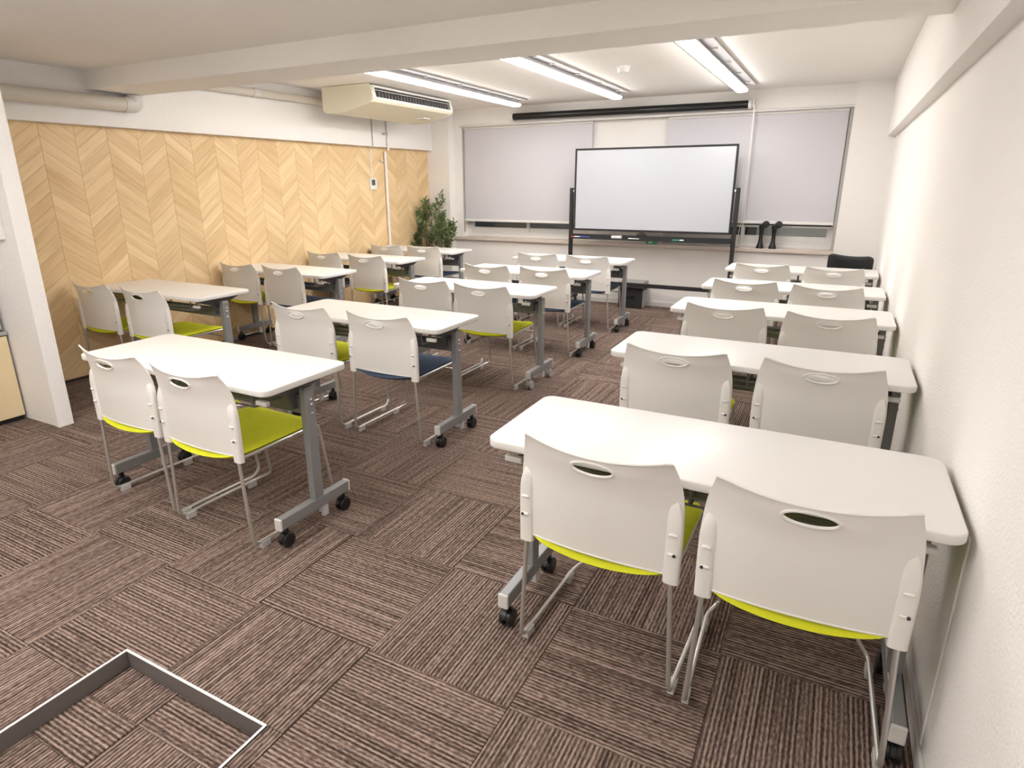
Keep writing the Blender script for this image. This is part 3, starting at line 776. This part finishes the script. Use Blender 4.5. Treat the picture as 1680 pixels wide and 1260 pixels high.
# ================================================================== CHAIRS
W_T = [(.40, .2395), (.52, .2405), (.60, .2385), (.68, .229), (.758, .2085)]
B_T = [(.41, .027), (.58, .040), (.69, .045), (.73, .037), (.758, .034)]
HZ, HA, HB = .699, .060, .0195      # handle slot: height, half width, half height
def back_pt(u, z, off=0.0):
    W = lerp_tab(W_T, z)
    y = .007-.045*(max(0, z-.60)/.158)**2.2-lerp_tab(B_T, z)*(1-abs(u)**2.2)
    return Vector((W*u, y+off, z))
def z_of(u, v):
    zb = .4195-.004*abs(u)**4; zt = .7305+.0275*abs(u)**2.0-.004*max(0, abs(u)-.93)/.07
    return zb+(zt-zb)*v
def make_backrest(parent):
    nx, nz = 44, 40; bm = bmesh.new()
    P = {}
    for i in range(nx+1):
        for j in range(nz+1):
            u = 2*i/nx-1; P[i, j] = [u, z_of(u, j/nz)]
    def inside(i, j):
        u, z = P[i, j]; x = u*lerp_tab(W_T, z); return (x/HA)**2+((z-HZ)/HB)**2
    cells = [(i, j) for i in range(nx) for j in range(nz)
             if sum(inside(a, b) < 1 for a, b in ((i, j), (i+1, j), (i+1, j+1), (i, j+1))) < 2]
    cs = set(cells); border = set()
    for (i, j) in cells:
        for a, b in ((i, j), (i+1, j), (i+1, j+1), (i, j+1)):
            around = [(a-1, b-1), (a, b-1), (a-1, b), (a, b)]
            if any((c not in cs) and 0 <= c[0] < nx and 0 <= c[1] < nz for c in around): border.add((a, b))
    for k in border:
        u, z = P[k]; W = lerp_tab(W_T, z); x = u*W; d = math.sqrt((x/HA)**2+((z-HZ)/HB)**2)
        x, z = x/d, HZ+(z-HZ)/d; P[k] = [x/lerp_tab(W_T, z), z]
    T = .0023
    front = {k: bm.verts.new(back_pt(P[k][0], P[k][1], T)) for k in P if any(c in cs for c in ((k[0]-1, k[1]-1), (k[0], k[1]-1), (k[0]-1, k[1]), k))}
    rear = {k: bm.verts.new(back_pt(P[k][0], P[k][1], -T)) for k in front}
    for (i, j) in cells:
        q = ((i, j), (i+1, j), (i+1, j+1), (i, j+1))
        bm.faces.new([rear[k] for k in q]); bm.faces.new([front[k] for k in reversed(q)])
    be = [e for e in bm.edges if len(e.link_faces) == 1]
    inv_f = {v: k for k, v in front.items()}
    for e in be:
        a, b = e.verts
        if a in inv_f and b in inv_f:
            bm.faces.new((a, b, rear[inv_f[b]], rear[inv_f[a]]))
    m = MB(); m.bm.free(); m.bm = bm
    br = m.build('backrest', 'plastic', parent, smooth=True)
    ring = []
    for k in range(40):
        a = 2*math.pi*k/40; x, z = HA*math.cos(a), HZ+HB*math.sin(a)
        ring.append(back_pt(x/lerp_tab(W_T, z), z, -.0015))
    m = MB(); m.tube(ring, .0044, 8, closed=True); m.build('handle_rim', 'rim', br, smooth=True)
    edge = [back_pt(u, z_of(u, 1.0), 0) for u in [2*k/24-1 for k in range(25)]]
    m = MB(); m.tube(edge, .0036, 8); m.build('top_bead', 'rim', br, smooth=True); m = MB()
    low = [back_pt(u, z_of(u, 0.0), -.001) for u in [1.64*k/24-.82 for k in range(25)]]
    m.tube(low, .0036, 8); m.build('bottom_bead', 'rim', br, smooth=True)
    return br
def make_seat(parent, m_):
    nx, ny = 24, 24; bm = bmesh.new()
    def sp(u, v, s):
        a, c = 2*u-1, 2*v-1
        x = .219*a*(1-.085*c**6*a**6)*(1-.02*v); m8 = max(abs(a), abs(c))**5
        yr = -.012-.026*(1-a*a); yf = .458-.010*a*a
        cc = c*(1-.06*a**6*c**6); y = yr+(yf-yr)*(cc+1)/2
        z = .419-.021*(1-a*a)*(1-.5*v) - .012*max(0, v-.75)/.25*((v-.75)/.25 if v > .75 else 0)
        t = .0215*(max(0, 1-m8))**.5
        return Vector((x, y, z+s*t))
    for s in (-1, 1):
        G = [[bm.verts.new(sp(i/nx, j/ny, s)) for j in range(ny+1)] for i in range(nx+1)]
        for i in range(nx):
            for j in range(ny): bm.faces.new((G[i][j], G[i+1][j], G[i+1][j+1], G[i][j+1]))
    bmesh.ops.remove_doubles(bm, verts=bm.verts, dist=.0004)
    m = MB(); m.bm.free(); m.bm = bm
    return m.build('seat', m_, parent, smooth=True)
def make_chair(fabric):
    r = empty('stacking_chair')
    make_backrest(r); make_seat(r, fabric)
    for s in (-1, 1):
        m = MB(); rings = []
        for k in range(17):
            z = .394+(.640-.394)*k/16; W = lerp_tab(W_T, max(z, .41))
            q = back_pt(1, z); t = max(0, (k-11)/5)                  # the top melts into the shell
            hw = .0225*math.sqrt(max(.02, 1-t*t*.85)); dp = .017*math.sqrt(max(.01, 1-t*t))
            cx = W-.0215; cyy = q.y-lerp_tab(B_T, z)*.10
            ring = []
            for j in range(16):
                a = 2*math.pi*j/16; ca, sa = math.cos(a), math.sin(a)
                X_ = cx+hw*(abs(ca)**.6)*(1 if ca > 0 else -1); Y_ = cyy+(dp if sa < 0 else .009)*(abs(sa)**.6)*(1 if sa > 0 else -1)
                ring.append(m.bm.verts.new((s*X_, Y_, z)))
            rings.append(ring)
        for A_, B_ in zip(rings, rings[1:]):
            for j in range(16): m.bm.faces.new((A_[j], A_[(j+1) % 16], B_[(j+1) % 16], B_[j]))
        m.bm.faces.new(rings[0]); m.bm.faces.new(rings[-1])
        cx = .2185; PY = -.0155
        for z in (.545, .487): m.box(s*cx-.012, s*cx+.012, PY-.0035, PY+.004, z-.0045, z+.0045, .003, 1)
        po = m.build('side_post', 'plastic', r, smooth=True)
        sc_ = MB(); sc_.lathe([(.0, -.0015), (.0045, -.0015), (.0045, .002), (.0, .002)], (s*(cx+.007), PY-.0035, .487), 8, 1); sc_.build('screw', 'screw', po)
        X = s*.2385
        path = [(s*.2175, -.003, .45), (s*.219, -.003, .39), (X, .0, .0285), (X, .425, .0285), (s*.208, .482, .044), (s*.203, .432, .402), (s*.2175, .03, .404), (s*.2195, .004, .404)]
        m = MB(); m.tube(fillet(path, [.02, .035, .022, .022, .03, .01], 5), [.0078]*1 if False else .0072, 8)
        fr_ = m.build('sled_frame', 'tube', r, smooth=True)
        for y0, y1 in ((.030, .075), (.362, .407)):
            g = MB(); g.box(X-.0100, X+.0100, y0, y1, .0, .030, .002, 1)
            g.build('glide', 'glide', fr_)
    MB().tube([(-.2045, .4385, .345), (.2045, .4385, .345)], .0055, 8).build('crossbar', 'tube', r, smooth=True)
    MB().tube([(-.216, .10, .398), (-.16, .10, .372), (.16, .10, .372), (.216, .10, .398)], .0055, 8).build('seat_support', 'tube', r, smooth=True)
    return r

COLS = {
 'left':  dict(cx=-2.72, ys=[1.44, 2.632, 3.706, 4.668], by='along the wood wall'),
 'middle': dict(cx=-.735, ys=[.252, 1.387, 2.552, 3.526, 4.563], by='in the middle column'),
 'right': dict(cx=1.392, ys=[.250, 1.402, 2.55, 3.53, 4.61], by='along the white right wall'),
}
ORD = ['nearest', 'second', 'third', 'fourth', 'fifth']
t0 = make_table(); first = True
for c, d in COLS.items():
    n = len(d['ys'])
    for k, y in enumerate(d['ys']):
        t = t0 if first else dup(t0); first = False
        t.location = (d['cx']-(.012 if c == 'middle' and k == 0 else 0), y, 0)
        word = ORD[k] if k < n-1 else 'farthest'
        lab = 'white folding table on casters %s, %s one from the camera' % (d['by'], word)
        if c == 'middle' and k == 2:
            lab = 'white folding table with grey casters, third from the camera in the middle column'
            for ch in t.children:
                if ch.name.startswith('caster'):
                    ch.data = ch.data.copy(); ch.data.materials.clear(); ch.data.materials.append(MT['greycast'])
        tag(t, lab, 'table', 'white folding tables')
def cpos(h): return (1.6511+1.021*(h[0]-1.6511), -1.251+1.021*(h[1]+1.251)+.058)
H = {('left', 0): [(-2.972, 1.212), (-2.412, 1.218)], ('left', 1): [(-3.04, 2.475), (-2.48, 2.489)], ('left', 2): [(-2.993, 3.545), (-2.393, 3.486)], ('left', 3): [(-2.94, 4.454), (-2.411, 4.483)],
     ('middle', 1): [(-1.007, 1.285), (-.459, 1.283)], ('middle', 2): [(-.971, 2.41), (-.461, 2.372)], ('middle', 3): [(-.983, 3.388), (-.441, 3.403)], ('middle', 4): [(-.997, 4.441), (-.437, 4.427)],
     ('right', 1): [(1.115, 1.266), (1.666, 1.301)], ('right', 2): [(1.14, 2.353), (1.672, 2.323)], ('right', 3): [(1.095, 3.37), (1.637, 3.333)], ('right', 4): [(1.119, 4.411), (1.664, 4.393)]}
POS = {k: [cpos(h) for h in v] for k, v in H.items()}
SH = {('middle', 1): -.015, ('middle', 3): -.038, ('middle', 4): -.06, ('left', 2): -.005}
for k_, d_ in SH.items(): POS[k_] = [(x, y+d_) for x, y in POS[k_]]
FIX = {('left', 1, 0): -3.09, ('left', 3, 0): -3.006, ('middle', 1, 0): -1.085, ('middle', 2, 0): -1.022, ('middle', 3, 0): -1.022, ('middle', 4, 0): -1.022, ('right', 1, 0): 1.1055, ('right', 3, 0): 1.1055}
for (c_, k_, s_), x_ in FIX.items(): POS[c_, k_][s_] = (x_, POS[c_, k_][s_][1])
POS['right', 1][1] = (POS['right', 1][1][0], 1.397)
POS[('middle', 0)] = [(-1.030, .243), (-.510, .222)]
POS[('right', 0)] = [(1.157, .238), (1.680, .222)]
ROT = {('middle', 0): (-.03, -.02), ('right', 0): (-.035, .03), ('middle', 1): (-.012, -.012)}
NAVY = {('left', 1, 1), ('middle', 1, 1), ('middle', 3, 1), ('middle', 4, 1), ('left', 2, 0), ('left', 3, 1), ('middle', 4, 0), ('middle', 3, 0)}
SEEN = {('middle', 0, 0), ('middle', 0, 1), ('middle', 1, 0), ('middle', 1, 1), ('middle', 2, 1), ('middle', 3, 1), ('middle', 4, 1), ('left', 0, 0), ('left', 0, 1), ('left', 1, 0), ('left', 2, 1), ('left', 3, 1), ('right', 0, 0), ('right', 0, 1)}
WHERE = {'left': 'beside the wood wall', 'middle': 'of the middle column', 'right': 'by the white wall'}
protos = {'lime': make_chair('lime')}
used = set()
pn = dup(protos['lime']); protos['navy'] = pn
for ch in pn.children:
    if ch.name.startswith('seat') and not ch.name.startswith('seat_support'):
        ch.data = ch.data.copy(); ch.data.materials.clear(); ch.data.materials.append(MT['navy'])
for (c, k), pair in POS.items():
    n = len(COLS[c]['ys']); word = ORD[k] if k < n-1 else 'farthest'
    for s, (x, y) in enumerate(pair):
        fab = 'navy' if (c, k, s) in NAVY else 'lime'
        if fab in used: ch = dup(protos[fab])
        else: ch = protos[fab]; used.add(fab)
        ch.location = (x, y, 0); ch.rotation_euler = (0, 0, ROT.get((c, k), (0, 0))[s])
        seat = ('%s-seated ivory chair' % fab) if (c, k, s) in SEEN else 'ivory plastic-backed chair'
        tag(ch, '%s, %s one at the %s table %s' % (seat, 'left' if s == 0 else 'right', word, WHERE[c]), 'chair', 'stacking chairs at the tables')
